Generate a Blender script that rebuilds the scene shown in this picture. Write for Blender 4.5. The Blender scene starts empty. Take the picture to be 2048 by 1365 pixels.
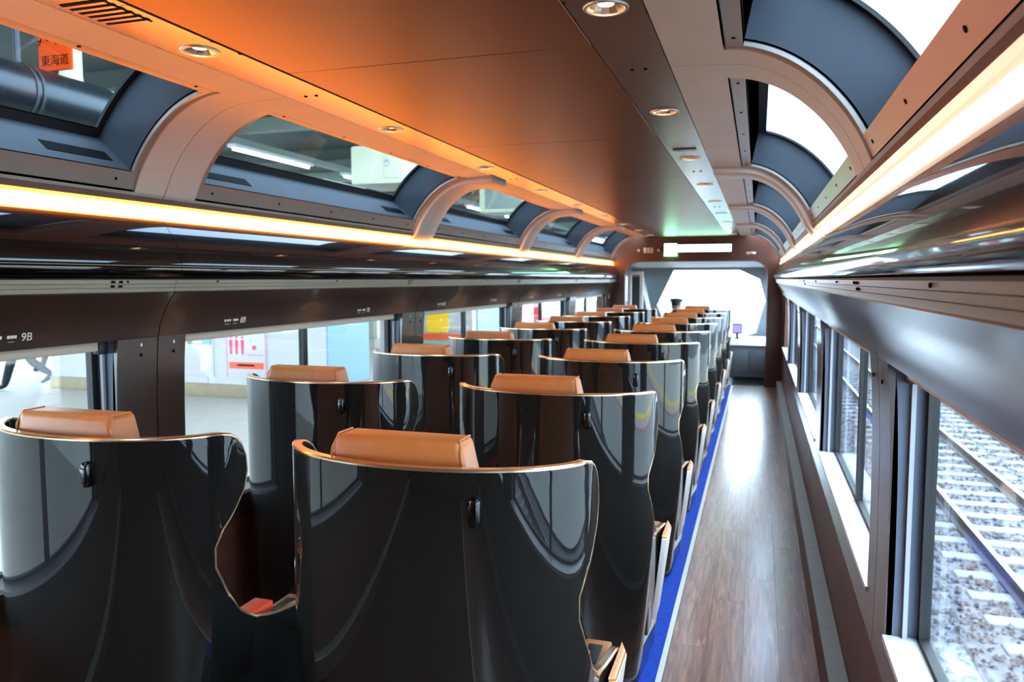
import bpy, bmesh, math, random
from mathutils import Vector, Matrix, noise
random.seed(7)
SC = bpy.context.scene
COL = SC.collection

# ------------------------------------------------------------------ camera
F_PX, VP = 1550.0, (1517.0, 559.0)
cam_d = bpy.data.cameras.new('camera'); cam = bpy.data.objects.new('camera', cam_d); COL.objects.link(cam)
d = Vector((VP[0]-1024, -(VP[1]-682.5), -F_PX)).normalized()     # the car's length (+Y) in camera axes
u = Vector((0, -d.z, d.y)).normalized()
r = d.cross(u)
Rwc = Matrix((r, d, u))                                           # rows: world X, Y, Z seen from the camera = camera -> world
cam.matrix_world = Matrix.Translation((0, 0, 1.70)) @ Rwc.to_4x4()
cam_d.sensor_width = 36; cam_d.lens = 36*F_PX/2048
cam_d.clip_start = 0.02; cam_d.clip_end = 300
cam_d.dof.use_dof = True; cam_d.dof.focus_distance = 1.9; cam_d.dof.aperture_fstop = 5.6
SC.camera = cam

# ------------------------------------------------------------------ sky, exposure
SKY = 12.0
w = bpy.data.worlds.new('sky'); SC.world = w; w.use_nodes = True
bg = w.node_tree.nodes['Background']
bg.inputs[0].default_value = (0.64, 0.82, 1.0, 1); bg.inputs[1].default_value = SKY
SC.view_settings.view_transform = 'Standard'; SC.view_settings.look = 'None'
SC.view_settings.exposure = 0.45; SC.view_settings.gamma = 1.0; SC.view_settings.use_curve_mapping = False
SC.cycles.use_denoising = True
SC.cycles.transparent_max_bounces = 24
SC.cycles.sample_clamp_indirect = 12.0
SC.cycles.caustics_reflective = False; SC.cycles.caustics_refractive = False
LED_LEFT, LED_RIGHT = 25.0, 6.0

# ------------------------------------------------------------------ materials
def lin(c):
    return tuple(((v/12.92) if v <= .04045 else ((v+.055)/1.055)**2.4) for v in [x/255 for x in c])
MATS = {}
def mat(name, rgb, rough=.5, metal=0., coat=0., var=None, bump=None, emit=None, spec=.5, stretch=(1,1,1), coat_rough=.03):
    if name in MATS: return MATS[name]
    m = bpy.data.materials.new(name); m.use_nodes = True; MATS[name] = m
    nt = m.node_tree; b = nt.nodes['Principled BSDF']; c = lin(rgb)
    b.inputs['Base Color'].default_value = (*c, 1); b.inputs['Roughness'].default_value = rough
    b.inputs['Metallic'].default_value = metal; b.inputs['Coat Weight'].default_value = coat
    b.inputs['Coat Roughness'].default_value = coat_rough; b.inputs['Specular IOR Level'].default_value = spec
    if var or bump:
        tc = nt.nodes.new('ShaderNodeTexCoord'); mp = nt.nodes.new('ShaderNodeMapping'); mp.inputs['Scale'].default_value = stretch
        nt.links.new(tc.outputs['Object'], mp.inputs['Vector'])
    if var:
        n = nt.nodes.new('ShaderNodeTexNoise'); n.inputs['Scale'].default_value = var[0]; n.inputs['Detail'].default_value = 4
        nt.links.new(mp.outputs[0], n.inputs['Vector'])
        rp = nt.nodes.new('ShaderNodeValToRGB'); a = var[1]
        rp.color_ramp.elements[0].position = .3; rp.color_ramp.elements[1].position = .7
        rp.color_ramp.elements[0].color = (*[v*(1-a) for v in c], 1); rp.color_ramp.elements[1].color = (*[min(1, v*(1+a)) for v in c], 1)
        nt.links.new(n.outputs['Fac'], rp.inputs[0]); nt.links.new(rp.outputs[0], b.inputs['Base Color'])
    if bump:
        n2 = nt.nodes.new('ShaderNodeTexNoise'); n2.inputs['Scale'].default_value = bump[0]
        nt.links.new(mp.outputs[0], n2.inputs['Vector'])
        bp = nt.nodes.new('ShaderNodeBump'); bp.inputs['Strength'].default_value = bump[1]; bp.inputs['Distance'].default_value = .002
        nt.links.new(n2.outputs['Fac'], bp.inputs['Height']); nt.links.new(bp.outputs[0], b.inputs['Normal'])
    if emit:
        b.inputs['Emission Color'].default_value = (*emit[0], 1); b.inputs['Emission Strength'].default_value = emit[1]
    return m
def glass(name, tint=(.93, .97, .98), refl=1.0):
    m = bpy.data.materials.new(name); m.use_nodes = True; MATS[name] = m
    nt = m.node_tree; nt.nodes.clear()
    o = nt.nodes.new('ShaderNodeOutputMaterial'); mx = nt.nodes.new('ShaderNodeMixShader')
    t = nt.nodes.new('ShaderNodeBsdfTransparent'); t.inputs[0].default_value = (*tint, 1)
    g = nt.nodes.new('ShaderNodeBsdfGlossy'); g.inputs['Roughness'].default_value = .01
    fr = nt.nodes.new('ShaderNodeLayerWeight'); fr.inputs[0].default_value = .5
    pw = nt.nodes.new('ShaderNodeMath'); pw.operation = 'POWER'; pw.inputs[1].default_value = 5.0
    ml = nt.nodes.new('ShaderNodeMath'); ml.operation = 'MULTIPLY_ADD'; ml.inputs[1].default_value = .9; ml.inputs[2].default_value = .04*refl
    nt.links.new(fr.outputs['Facing'], pw.inputs[0]); nt.links.new(pw.outputs[0], ml.inputs[0]); nt.links.new(ml.outputs[0], mx.inputs[0])
    nt.links.new(t.outputs[0], mx.inputs[1]); nt.links.new(g.outputs[0], mx.inputs[2]); nt.links.new(mx.outputs[0], o.inputs[0])
    return m
def emission(name, col, s):
    m = bpy.data.materials.new(name); m.use_nodes = True; MATS[name] = m
    nt = m.node_tree; nt.nodes.clear(); o = nt.nodes.new('ShaderNodeOutputMaterial'); e = nt.nodes.new('ShaderNodeEmission')
    e.inputs[0].default_value = (*col, 1); e.inputs[1].default_value = s; nt.links.new(e.outputs[0], o.inputs[0]); return m

M_wall = mat('wall_brown', (60, 43, 34), .32, var=(6, .12), coat=.8, coat_rough=.14)
M_wall_dark = mat('wall_dark_brown', (92, 54, 38), .45, var=(8, .15))
M_cove = mat('cove_greige', (192, 182, 170), .45, var=(5, .04))
M_frame = mat('skylight_frame', (158, 146, 134), .35, metal=.35)
M_reveal = mat('reveal_grey', (60, 64, 70), .7, spec=.25, var=(7, .06))
M_gasket = mat('black_rubber', (14, 14, 15), .55)
M_band = mat('downlight_band', (150, 132, 120), .24, metal=.75)
M_led_l = emission('led_warm_strong', (1.0, .27, .035), LED_LEFT)
M_led_r = emission('led_warm_soft', (1.0, .80, .58), LED_RIGHT)
M_rack = mat('rack_piano_black', (12, 9, 8), .3, coat=1.0, spec=.03, coat_rough=.03)
M_metal = mat('brushed_champagne', (200, 190, 172), .28, metal=.72)
M_alu = mat('aluminium', (190, 192, 194), .35, metal=.7)
M_jamb = mat('jamb_grey', (84, 92, 108), .5, var=(9, .05))
M_sill = mat('sill_pale', (205, 205, 212), .35)
M_blind = mat('blind_beige', (190, 172, 152), .6)
M_glass = glass('window_glass')
M_glass_sky = glass('skylight_glass', (.70, .77, .82), 1.2)
M_carpet = mat('carpet_blue', (14, 60, 160), .95, var=(40, .25), bump=(300, .8))
M_strip = mat('floor_edge_strip', (214, 208, 198), .35)
M_ledge = mat('ledge_cover', (186, 190, 180), .4)
M_black = mat('matte_black', (6, 6, 6), .8, spec=.1)
M_plastic = mat('gloss_black_plastic', (9, 9, 9), .15)
M_rim = mat('rim_gold', (226, 190, 150), .22, metal=.9)
M_leather = mat('tan_leather', (196, 112, 52), .42, var=(14, .10), bump=(120, .25))
M_leather_dk = mat('dark_leather', (60, 40, 32), .45, var=(14, .12), bump=(120, .3))
M_copper = mat('copper_tray', (196, 120, 66), .35, metal=.3)
M_red = mat('orange_red_pad', (226, 66, 24), .45, var=(20, .08))
M_silver = mat('armrest_silver', (214, 200, 190), .3, metal=.35)
M_bulk = mat('bulkhead_brown', (70, 40, 28), .42, var=(6, .12))
M_white = mat('white_paint', (232, 232, 228), .5, var=(5, .03))
M_concrete = mat('platform_concrete', (176, 170, 160), .65, var=(3, .06), bump=(60, .2))
M_yellow = mat('tactile_yellow', (236, 196, 40), .6)
M_pink = mat('platform_edge_red', (226, 90, 90), .6)
M_canopy = mat('canopy_green_grey', (86, 92, 82), .7, var=(2, .15))
M_beam = mat('beam_pale_green', (150, 158, 138), .6)
M_cream = mat('cream_enamel', (222, 216, 176), .4)
M_tube = emission('fluorescent', (1.0, .95, .88), 24.0)
M_ballast = mat('ballast_stone', (102, 100, 106), .9, var=(9, .35), bump=(30, .5))
M_rust = mat('rail_rust', (70, 54, 48), .7, var=(10, .25))
M_rail = mat('rail_head', (190, 188, 186), .25, metal=.9)
M_sleeper = mat('concrete_sleeper', (126, 126, 130), .85, var=(12, .12))
M_navy = mat('navy_cloth', (22, 26, 38), .85)
M_shoe = mat('black_shoe', (8, 8, 10), .35)
M_skin = mat('skin', (196, 146, 118), .55)
M_hair = mat('dark_hair', (18, 14, 12), .6)
M_cab = mat('cab_grey', (120, 130, 138), .5, var=(4, .06))
M_cabdark = mat('cab_dark_grey', (44, 48, 50), .5)

# the ceiling panel: brown satin with a fine woven print
def ceiling_material():
    m = mat('ceiling_bronze', (128, 78, 26), .36, metal=.8)
    nt = m.node_tree; b = nt.nodes['Principled BSDF']
    tc = nt.nodes.new('ShaderNodeTexCoord'); ck = nt.nodes.new('ShaderNodeTexChecker'); ck.inputs['Scale'].default_value = 160
    c = lin((132, 80, 26)); ck.inputs[1].default_value = (*[v*1.08 for v in c], 1); ck.inputs[2].default_value = (*[v*.9 for v in c], 1)
    nt.links.new(tc.outputs['Object'], ck.inputs[0]); nt.links.new(ck.outputs[0], b.inputs['Base Color'])
    return m
M_ceiling = ceiling_material()
# seat shell: lacquered black over a fine honeycomb weave
def shell_material():
    m = mat('seat_shell_lacquer', (26, 24, 22), .5, coat=1.0, coat_rough=.015, spec=.04)
    nt = m.node_tree; b = nt.nodes['Principled BSDF']
    tc = nt.nodes.new('ShaderNodeTexCoord'); v = nt.nodes.new('ShaderNodeTexVoronoi'); v.inputs['Scale'].default_value = 260
    v.inputs['Randomness'].default_value = .15
    rp = nt.nodes.new('ShaderNodeValToRGB'); rp.color_ramp.elements[0].color = (.0085, .008, .007, 1); rp.color_ramp.elements[1].color = (.0055, .005, .0045, 1)
    rp.color_ramp.elements[0].position = .2; rp.color_ramp.elements[1].position = .6
    nt.links.new(tc.outputs['Object'], v.inputs['Vector']); nt.links.new(v.outputs['Distance'], rp.inputs[0]); nt.links.new(rp.outputs[0], b.inputs['Base Color'])
    return m
M_shell = shell_material()
def walnut_material():
    m = mat('walnut_plank', (112, 66, 44), .30, coat=1.0, coat_rough=.19, spec=.7)
    nt = m.node_tree; b = nt.nodes['Principled BSDF']
    tc = nt.nodes.new('ShaderNodeTexCoord'); mp = nt.nodes.new('ShaderNodeMapping'); mp.inputs['Scale'].default_value = (1, .06, 1)
    oi = nt.nodes.new('ShaderNodeObjectInfo'); ad = nt.nodes.new('ShaderNodeVectorMath'); ad.operation = 'ADD'
    cx = nt.nodes.new('ShaderNodeCombineXYZ'); mu = nt.nodes.new('ShaderNodeMath'); mu.operation = 'MULTIPLY'; mu.inputs[1].default_value = 37
    nt.links.new(oi.outputs['Random'], mu.inputs[0]); nt.links.new(mu.outputs[0], cx.inputs[2])
    nt.links.new(tc.outputs['Object'], mp.inputs[0]); nt.links.new(mp.outputs[0], ad.inputs[0]); nt.links.new(cx.outputs[0], ad.inputs[1])
    n = nt.nodes.new('ShaderNodeTexNoise'); n.inputs['Scale'].default_value = 42; n.inputs['Detail'].default_value = 6; n.inputs['Distortion'].default_value = 1.2
    nt.links.new(ad.outputs[0], n.inputs['Vector'])
    rp = nt.nodes.new('ShaderNodeValToRGB')
    for p, c in ((.30, (112, 72, 58)), (.5, (152, 102, 82)), (.70, (186, 132, 104))):
        e = rp.color_ramp.elements.new(p); e.color = (*lin(c), 1)
    rp.color_ramp.elements.remove(rp.color_ramp.elements[0]); rp.color_ramp.elements.remove(rp.color_ramp.elements[-1])
    nt.links.new(n.outputs['Fac'], rp.inputs[0])
    hs = nt.nodes.new('ShaderNodeHueSaturation'); mr = nt.nodes.new('ShaderNodeMapRange'); mr.inputs[3].default_value = .85; mr.inputs[4].default_value = 1.15
    nt.links.new(oi.outputs['Random'], mr.inputs[0]); nt.links.new(mr.outputs[0], hs.inputs['Value']); nt.links.new(rp.outputs[0], hs.inputs['Color'])
    nt.links.new(hs.outputs[0], b.inputs['Base Color'])
    return m
M_walnut = walnut_material()

# ------------------------------------------------------------------ mesh helpers
class MB:
    def __init__(s): s.v = []; s.f = []; s.fm = []; s.cur = 0
    def face(s, ids): s.f.append(tuple(ids)); s.fm.append(s.cur)
    def hexa(s, p):                       # 8 points: 0-3 bottom loop, 4-7 top loop
        n = len(s.v); s.v += [tuple(q) for q in p]
        for q in ((0,3,2,1), (4,5,6,7), (0,1,5,4), (1,2,6,5), (2,3,7,6), (3,0,4,7)): s.face([n+i for i in q])
        return s
    def box(s, x0, x1, y0, y1, z0, z1):
        return s.hexa([(x0,y0,z0),(x1,y0,z0),(x1,y1,z0),(x0,y1,z0),(x0,y0,z1),(x1,y0,z1),(x1,y1,z1),(x0,y1,z1)])
    def grid(s, rows, close=False):
        n = len(s.v); R = len(rows); C = len(rows[0])
        for rw in rows: s.v += [tuple(q) for q in rw]
        for i in range(R-1):
            for j in range(C if close else C-1):
                k = (j+1) % C; s.face((n+i*C+j, n+i*C+k, n+(i+1)*C+k, n+(i+1)*C+j))
        return n
    def loft(s, rows, cap=True):          # rows of closed loops
        n = s.grid(rows, True); C = len(rows[0]); R = len(rows)
        if cap: s.face([n+j for j in range(C)][::-1]); s.face([n+(R-1)*C+j for j in range(C)])
        return s
    def tube(s, path, rad, k=10, cap=True):
        path = [Vector(p) for p in path]; rows = []
        for i, p in enumerate(path):
            t = (path[min(i+1, len(path)-1)]-path[max(i-1, 0)]).normalized()
            a = t.cross(Vector((0,0,1)))
            if a.length < .05: a = t.cross(Vector((1,0,0)))
            a.normalize(); b = t.cross(a); rr = rad[i] if isinstance(rad, (list, tuple)) else rad
            rows.append([p+a*rr*math.cos(2*math.pi*j/k)+b*rr*math.sin(2*math.pi*j/k) for j in range(k)])
        return s.loft(rows, cap)
    def lathe(s, prof, c=(0,0,0), k=24):  # prof of (radius, z), axis z
        rows = [[(c[0]+q[0]*math.cos(2*math.pi*j/k), c[1]+q[0]*math.sin(2*math.pi*j/k), c[2]+q[1]) for j in range(k)] for q in prof]
        return s.loft(rows)
    def prism(s, loop, y0, y1):           # loop of (x, z) extruded along y
        return s.loft([[(x, y0, z) for x, z in loop], [(x, y1, z) for x, z in loop]])
    def ribbon(s, inner, outer, y0, y1, closed=False):   # plate between two equal paths of (x, z), thickness along y
        N = len(inner); rows = []
        for i in range(N):
            (a, b), (c, e) = inner[i], outer[i]
            rows.append([(a,y0,b), (c,y0,e), (c,y1,e), (a,y1,b)])
        if closed: n = s.grid(rows+[rows[0]], True)
        else: s.loft(rows)
        return s
    def build(s, name, m, parent=None, smooth=False, bevel=0, seg=2):
        me = bpy.data.meshes.new(name); me.from_pydata(s.v, [], s.f)
        ms = m if isinstance(m, (list, tuple)) else [m]
        for q in ms: me.materials.append(q)
        for p, i in zip(me.polygons, s.fm): p.material_index = i
        bm = bmesh.new(); bm.from_mesh(me)
        if bevel or smooth: bmesh.ops.remove_doubles(bm, verts=bm.verts, dist=1e-5)
        bmesh.ops.recalc_face_normals(bm, faces=bm.faces)
        if bevel:
            ed = [e for e in bm.edges if len(e.link_faces) == 2 and e.calc_face_angle(0) > .5]
            bmesh.ops.bevel(bm, geom=ed, offset=bevel, segments=seg, affect='EDGES', profile=.5, clamp_overlap=True)
        if smooth or bevel:
            for f in bm.faces: f.smooth = True
            for e in bm.edges:
                if len(e.link_faces) == 2 and e.calc_face_angle(0) > .62: e.smooth = False
        bm.to_mesh(me); bm.free(); me.update()
        o = bpy.data.objects.new(name, me); COL.objects.link(o)
        if parent: o.parent = parent
        return o
def B(*a): return MB().box(*a)
def tag(o, label=None, cat=None, group=None, kind=None):
    if label: o['label'] = label
    if cat: o['category'] = cat
    if group: o['group'] = group
    if kind: o['kind'] = kind
    return o
def empty(name, loc=(0,0,0), rz=0):
    o = bpy.data.objects.new(name, None); COL.objects.link(o); o.location = loc; o.rotation_euler = (0,0,rz); o.empty_display_size = .1
    return o
def copy_tree(o, parent=None):
    c = o.copy(); COL.objects.link(c); c.parent = parent
    for ch in list(o.children): copy_tree(ch, c)
    return c
def inst(o, loc, parent=None):
    c = o.copy(); COL.objects.link(c); c.parent = parent; c.location = loc; return c
def text_mesh(name, body, size, m, parent, mw, thick=.0006, align='CENTER'):
    cu = bpy.data.curves.new('text', 'FONT'); cu.body = body; cu.size = size; cu.extrude = thick; cu.align_x = align; cu.align_y = 'CENTER'; cu.resolution_u = 3
    t = bpy.data.objects.new('text', cu); COL.objects.link(t)
    dg = bpy.context.evaluated_depsgraph_get(); me = bpy.data.meshes.new_from_object(t.evaluated_get(dg))
    bpy.data.objects.remove(t); me.materials.clear(); me.materials.append(m); me.transform(mw)
    o = bpy.data.objects.new(name, me); COL.objects.link(o); o.parent = parent
    return o
def arc(cx, cz, rad, a0, a1, n):
    return [(cx+rad*math.cos(math.radians(a0+(a1-a0)*i/n)), cz+rad*math.sin(math.radians(a0+(a1-a0)*i/n))) for i in range(n+1)]

# ------------------------------------------------------------------ the car's cross-section (right half; the left is mirrored about CX)
CX = -0.99
Y0, Y1 = -2.43, 12.8                     # rear wall, front bulkhead
def mx(side, x): return x if side > 0 else 2*CX-x
SIDES = ((1, 'right'), (-1, 'left'))
class Prof:
    def __init__(s, pts):
        s.p = [Vector(q) for q in pts]; s.L = [0]
        for a, b in zip(s.p, s.p[1:]): s.L.append(s.L[-1]+(b-a).length)
        s.nr = []
        for i in range(len(s.p)):
            t = (s.p[min(i+1, len(s.p)-1)]-s.p[max(i-1, 0)]).normalized(); s.nr.append(Vector((-t.y, t.x)))
    def at(s, q, off=0):
        q = min(max(q, 0), s.L[-1])
        for i in range(len(s.L)-1):
            if q <= s.L[i+1]+1e-9: break
        t = (q-s.L[i])/(s.L[i+1]-s.L[i]); p = s.p[i].lerp(s.p[i+1], t); n = s.nr[i].lerp(s.nr[i+1], t).normalized()
        return p+n*off
    def s_of(s, idx): return s.L[idx]
    def s_z(s, z):
        for i in range(len(s.p)-1):
            a, b = s.p[i].y, s.p[i+1].y
            if (a-z)*(b-z) <= 0 and a != b: return s.L[i]+(a-z)/(a-b)*(s.L[i+1]-s.L[i])
def cbox(mb, pr, side, s0, s1, y0, y1, o0, o1, n=1):
    rows = []
    for i in range(n+1):
        q = s0+(s1-s0)*i/n; a = pr.at(q, o0); b = pr.at(q, o1)
        rows.append([(mx(side,a.x),y0,a.y), (mx(side,a.x),y1,a.y), (mx(side,b.x),y1,b.y), (mx(side,b.x),y0,b.y)])
    mb.loft(rows); return mb
def bez(p0, p1, p2, p3, n):
    return [tuple((1-t)**3*a+3*(1-t)**2*t*b+3*(1-t)*t*t*c+t**3*e for a, b, c, e in zip(p0, p1, p2, p3)) for t in [i/n for i in range(n+1)]]
cv = bez((-.114,2.371), (.05,2.368), (.215,2.235), (.294,2.031), 16)
COVE = Prof([(-.284,2.377), (-.20,2.375)]+cv+[(.332,1.992)])
SA, SB = COVE.s_of(2), COVE.s_of(18); SE = COVE.L[-1]
WALLP = Prof([(.258,1.648),(.275,1.628),(.298,1.598),(.322,1.556),(.338,1.515),(.350,1.466),(.360,1.35),(.367,1.15),(.369,.9),(.367,.68),(.363,.56)])
PC = 2.57                                 # pillar centre, repeated every 2.5 m
BAYS = [PC+2.5*k for k in range(-2, 5)]   # bays start at these pillars
OPEN = (.165, 2.325)                      # window opening inside a bay
def bay_range(y):
    return max(y, Y0), min(y+2.5, Y1)

NTH = ['first', 'second', 'third', 'fourth', 'fifth', 'sixth', 'seventh', 'eighth', 'ninth', 'tenth', 'eleventh', 'twelfth', 'thirteenth']
# ------------------------------------------------------------------ floor
floor = tag(B(-.376, .40, Y0, Y1+3.0, -.06, -.006).build('floor', M_black), 'walnut plank aisle floor of the railway car', 'floor', kind='structure')
plank = None
PW, PL = .16, 1.2
for c in range(4):
    y = Y0-(.0, .62, .27, .9)[c]
    while y < Y1+.1:
        a, b = max(y, Y0), min(y+PL, Y1+.1)
        if b-a > .05:
            x = -.35+c*PW
            full = abs(b-a-PL) < 1e-6
            if full and plank: inst(plank, (x, a, 0), floor)
            else:
                o = B(.0006, PW-.0006, 0, b-a-.0015, -.008, 0).build('plank', M_walnut, floor); o.location = (x, a, 0)
                if full: plank = o
        y += PL
B(-.376, -.352, Y0, Y1, -.006, .006).build('edge_strip', M_strip, floor)
tag(B(-2.40, -.56, 1.35, Y1, -.05, .001).build('floor', mat('shade_dark_carpet', (30, 30, 36), .95, var=(40, .2))), 'floor between and left of the seat columns, coloured dark for shade', 'floor', kind='structure')  # near-black colour stands in for the shade between the seat columns
cp = tag(B(-.558, -.378, 1.35, Y1, -.05, .002).build('carpet', M_carpet), 'bright blue carpet beside the aisle under the right column of seats', 'carpet', kind='structure')

vf = tag(B(-2.40, -.378, Y0, 1.349, -.05, .0).build('floor', M_wall_dark), 'dark brown vestibule floor behind the last row of seats', 'floor', kind='structure')
# ------------------------------------------------------------------ ceiling
ceil = tag(B(-1.80, -.18, Y0, Y1, 2.412, 2.45).build('ceiling', M_black), 'brown satin ceiling panels running along the railway car', 'ceiling', kind='structure')
y = 2.285-1.52*5
while y < Y1:
    a, b = max(y, Y0), min(y+1.517, Y1)
    if b > a+.02: B(-1.500, -.480, a, b, 2.380, 2.405).build('ceiling_panel', M_ceiling, ceil, bevel=.002, seg=1)
    y += 1.52
DL = [q for q in [1.975+1.265*k for k in range(-4, 9)] if Y0+.3 < q < Y1-.3]
for side, sn in SIDES:
    for k in range(-3, 5):
        a, b = max(4.10+2.5*k-2.5, Y0), min(4.10+2.5*k-.003, Y1)
        if b < a: continue
        x0, x1 = sorted((mx(side, -.474), mx(side, -.287)))
        mb = MB(); cur = a; xd = mx(side, -.38)
        for yy in [q for q in DL if a+.08 < q < b-.08]:
            mb.box(x0, x1, cur, yy-.07, 2.377, 2.405); cur = yy+.07; rows = []
            for j in range(32):
                an = 2*math.pi*(j+.5)/32; cs, sn_ = math.cos(an), math.sin(an); kx = (x1-xd if cs > 0 else x0-xd)
                f = min(kx/cs if abs(cs) > 1e-6 else 9, .07/abs(sn_) if abs(sn_) > 1e-6 else 9)
                i_, o_ = (xd+.052*cs, yy+.052*sn_), (xd+f*cs, yy+f*sn_)
                rows.append([(*i_, 2.377), (*o_, 2.377), (*o_, 2.405), (*i_, 2.405)])
            mb.grid(rows+[rows[0]], True)
        mb.box(x0, x1, cur, b, 2.377, 2.405)
        mb.build('downlight_band', M_band, ceil)
    for k in range(-2, 5):                # pairs of small oval holes by each pillar
        for dx in (-.022, .022):
            x = mx(side, -.385)+dx
            MB().lathe([(.001,0),(.007,0),(.007,.004),(.001,.004)], (x, PC+2.5*k, 2.3745), 8).build('screw_hole', M_black, ceil)
for side, sn in SIDES:                    # curved panels with the skylight openings
    for y in BAYS:
        a, b = bay_range(y)
        if b-a < .3: continue
        o0, o1 = y+OPEN[0]+.01, min(y+OPEN[1]+.02, b-.05)
        mb = MB(); a += .002; b -= .002
        cbox(mb, COVE, side, 0, SA, a, b, 0, .02, 4); cbox(mb, COVE, side, SB, SE, a, b, 0, .02, 2)
        if o0 > a: cbox(mb, COVE, side, SA, SB, a, o0, 0, .02, 20)
        cbox(mb, COVE, side, SA, SB, o1, b, 0, .02, 20)
        mb.build('cove_panel', M_cove, ceil, smooth=True)
        cbox(MB(), COVE, side, 0, SE, y-.03, y+.03, .021, .03, 22).build('joint_backing', M_black, ceil)
        if y > 4 and b < 12.7:             # arched pillar covers, standing proud
            cbox(MB(), COVE, side, .004, SE, y-.135, y+.165, -.03, .0, 24).build('arch_cover', M_cove, ceil, bevel=.006, seg=2)

WN = [0]
def window_root(label):
    WN[0] += 1; o = empty('window_%d' % WN[0]); tag(o, label, 'window', kind='structure'); return o
for side, sn in SIDES:
    for bi, y in enumerate(BAYS):
        a, b = bay_range(y); o0, o1 = y+OPEN[0]+.01, min(y+OPEN[1]+.02, b-.05)
        if o1-o0 < .5: continue
        ordn = ''
        wr = window_root('curved skylight with deep grey reveal in the %s cove, %s behind the bulkhead arch' % (sn, NTH[len(BAYS)-2-bi])); wr['group'] = 'skylights of the %s cove' % sn
        g = .006; t, bt, e = .055, .075, .03
        mb = MB()
        cbox(mb, COVE, side, SA+g, SA+t, o0+g, o1-g, .006, .018, 4); cbox(mb, COVE, side, SB-bt, SB-g, o0+g, o1-g, .006, .018, 4)
        cbox(mb, COVE, side, SA+t, SB-bt, o0+g, o0+e, .006, .018, 16); cbox(mb, COVE, side, SA+t, SB-bt, o1-e, o1-g, .006, .018, 16)
        mb.build('window_frame', M_frame, wr, smooth=True)
        mb = MB()                         # dark recess behind the frame's edge
        cbox(mb, COVE, side, SA-.01, SA+t, o0-.01, o1+.01, .0205, .026, 4); cbox(mb, COVE, side, SB-bt, SB+.01, o0-.01, o1+.01, .0205, .026, 4)
        cbox(mb, COVE, side, SA+t, SB-bt, o0-.01, o0+e, .0205, .026, 16); cbox(mb, COVE, side, SA+t, SB-bt, o1-e, o1+.01, .0205, .026, 16)
        mb.build('gap_seal', M_gasket, wr)
        D = .22; mb = MB(); w_ = .012
        cbox(mb, COVE, side, SA+t-w_, SA+t, o0+e-w_, o1-e+w_, .018, D, 2); S2 = SB-bt-.035
        qs = [COVE.at(SB-bt, .018), COVE.at(S2, D), COVE.at(S2+.02, D+.012), COVE.at(SB-bt+w_, .03)]
        mb.prism([(mx(side, q_.x), q_.y) for q_ in qs], o0+e-w_, o1-e+w_)
        cbox(mb, COVE, side, SA+t, SB-bt, o0+e-w_, o0+e, .018, D, 16); cbox(mb, COVE, side, SA+t, SB-bt, o1-e, o1-e+w_, .018, D, 16)
        mb.build('reveal', M_reveal, wr, smooth=True)
        q = .026; mb = MB()
        cbox(mb, COVE, side, SA+t-w_, SA+t+q, o0+e-w_, o1-e+w_, D-.012, D, 3); cbox(mb, COVE, side, S2-q, S2+w_, o0+e-w_, o1-e+w_, D-.012, D, 3)
        cbox(mb, COVE, side, SA+t+q, S2-q, o0+e-w_, o0+e+q, D-.012, D, 14); cbox(mb, COVE, side, SA+t+q, S2-q, o1-e-q, o1-e+w_, D-.012, D, 14)
        mb.build('gasket', M_gasket, wr, smooth=True)
        cbox(MB(), COVE, side, SA+t-w_, S2+.02, o0+e-w_, o1-e+w_, D+.001, D+.007, 18).build('glass_pane', M_glass_sky, wr, smooth=True)
        for ya, yb in ((o0+.10, o0+.42), (o1-.36, o1-.08)):   # air slots in the lower reveal
            nv = Vector((-(qs[1]-qs[0]).y, (qs[1]-qs[0]).x)).normalized()
            if nv.y < 0: nv = -nv
            l4 = [qs[0].lerp(qs[1], .22)+nv*.002, qs[0].lerp(qs[1], .48)+nv*.002, qs[0].lerp(qs[1], .48)-nv*.004, qs[0].lerp(qs[1], .22)-nv*.004]
            MB().prism([(mx(side, q_.x), q_.y) for q_ in l4], ya, yb).build('air_slot', M_black, wr)
        for yy in [o0+.1+(o1-o0-.2)*i/4 for i in range(5)]:
            for s_ in (SA+.03, SB-.04):
                p = COVE.at(s_, .004)
                MB().tube([(mx(side,p.x), yy, p.y), (mx(side,COVE.at(s_,.012).x), yy, COVE.at(s_,.012).y)], .006, 8).build('screw', M_black, wr)

# downlights
def downlight(x, y, label):
    t = empty('downlight', (x, y, 2.377)); tag(t, label[0], 'downlight', label[1])
    rg = [[(q[0]*math.cos(2*math.pi*j/28), q[0]*math.sin(2*math.pi*j/28), q[1]) for j in range(28)] for q in ((.0495,.0),(.0495,-.004),(.056,-.004),(.058,-.001),(.058,.0),(.0495,.0))]
    b_ = MB(); b_.grid(rg, True); b_.build('bezel', M_alu, t, smooth=True)
    rf = MB(); rows = []
    for i in range(6):
        rr = .050-.022*(i/5)**1.6; z = -.003+.024*i/5
        rows.append([((rr+(.0015 if j % 2 else 0))*math.cos(2*math.pi*j/28), (rr+(.0015 if j % 2 else 0))*math.sin(2*math.pi*j/28), z) for j in range(28)])
    rf.grid(rows, True); n = len(rf.v)-28; rf.face([n+j for j in range(28)])
    rf.build('reflector', mat('downlight_reflector', (255, 220, 185), .28, metal=1.0), t)
    MB().lathe([(.001,.006),(.020,.008),(.024,.019),(.001,.0195)], k=16).build('lamp', MATS.get('downlight_lamp') or emission('downlight_lamp', (1, .60, .28), 9), t)
    return t
for i, yy in enumerate(DL[::-1]):
    for side, sn in SIDES:
        downlight(mx(side, -.38), yy, ('round recessed downlight in the %s ceiling band, %s behind the bulkhead arch' % (sn, NTH[i]), 'downlights in the ceiling bands'))
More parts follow.
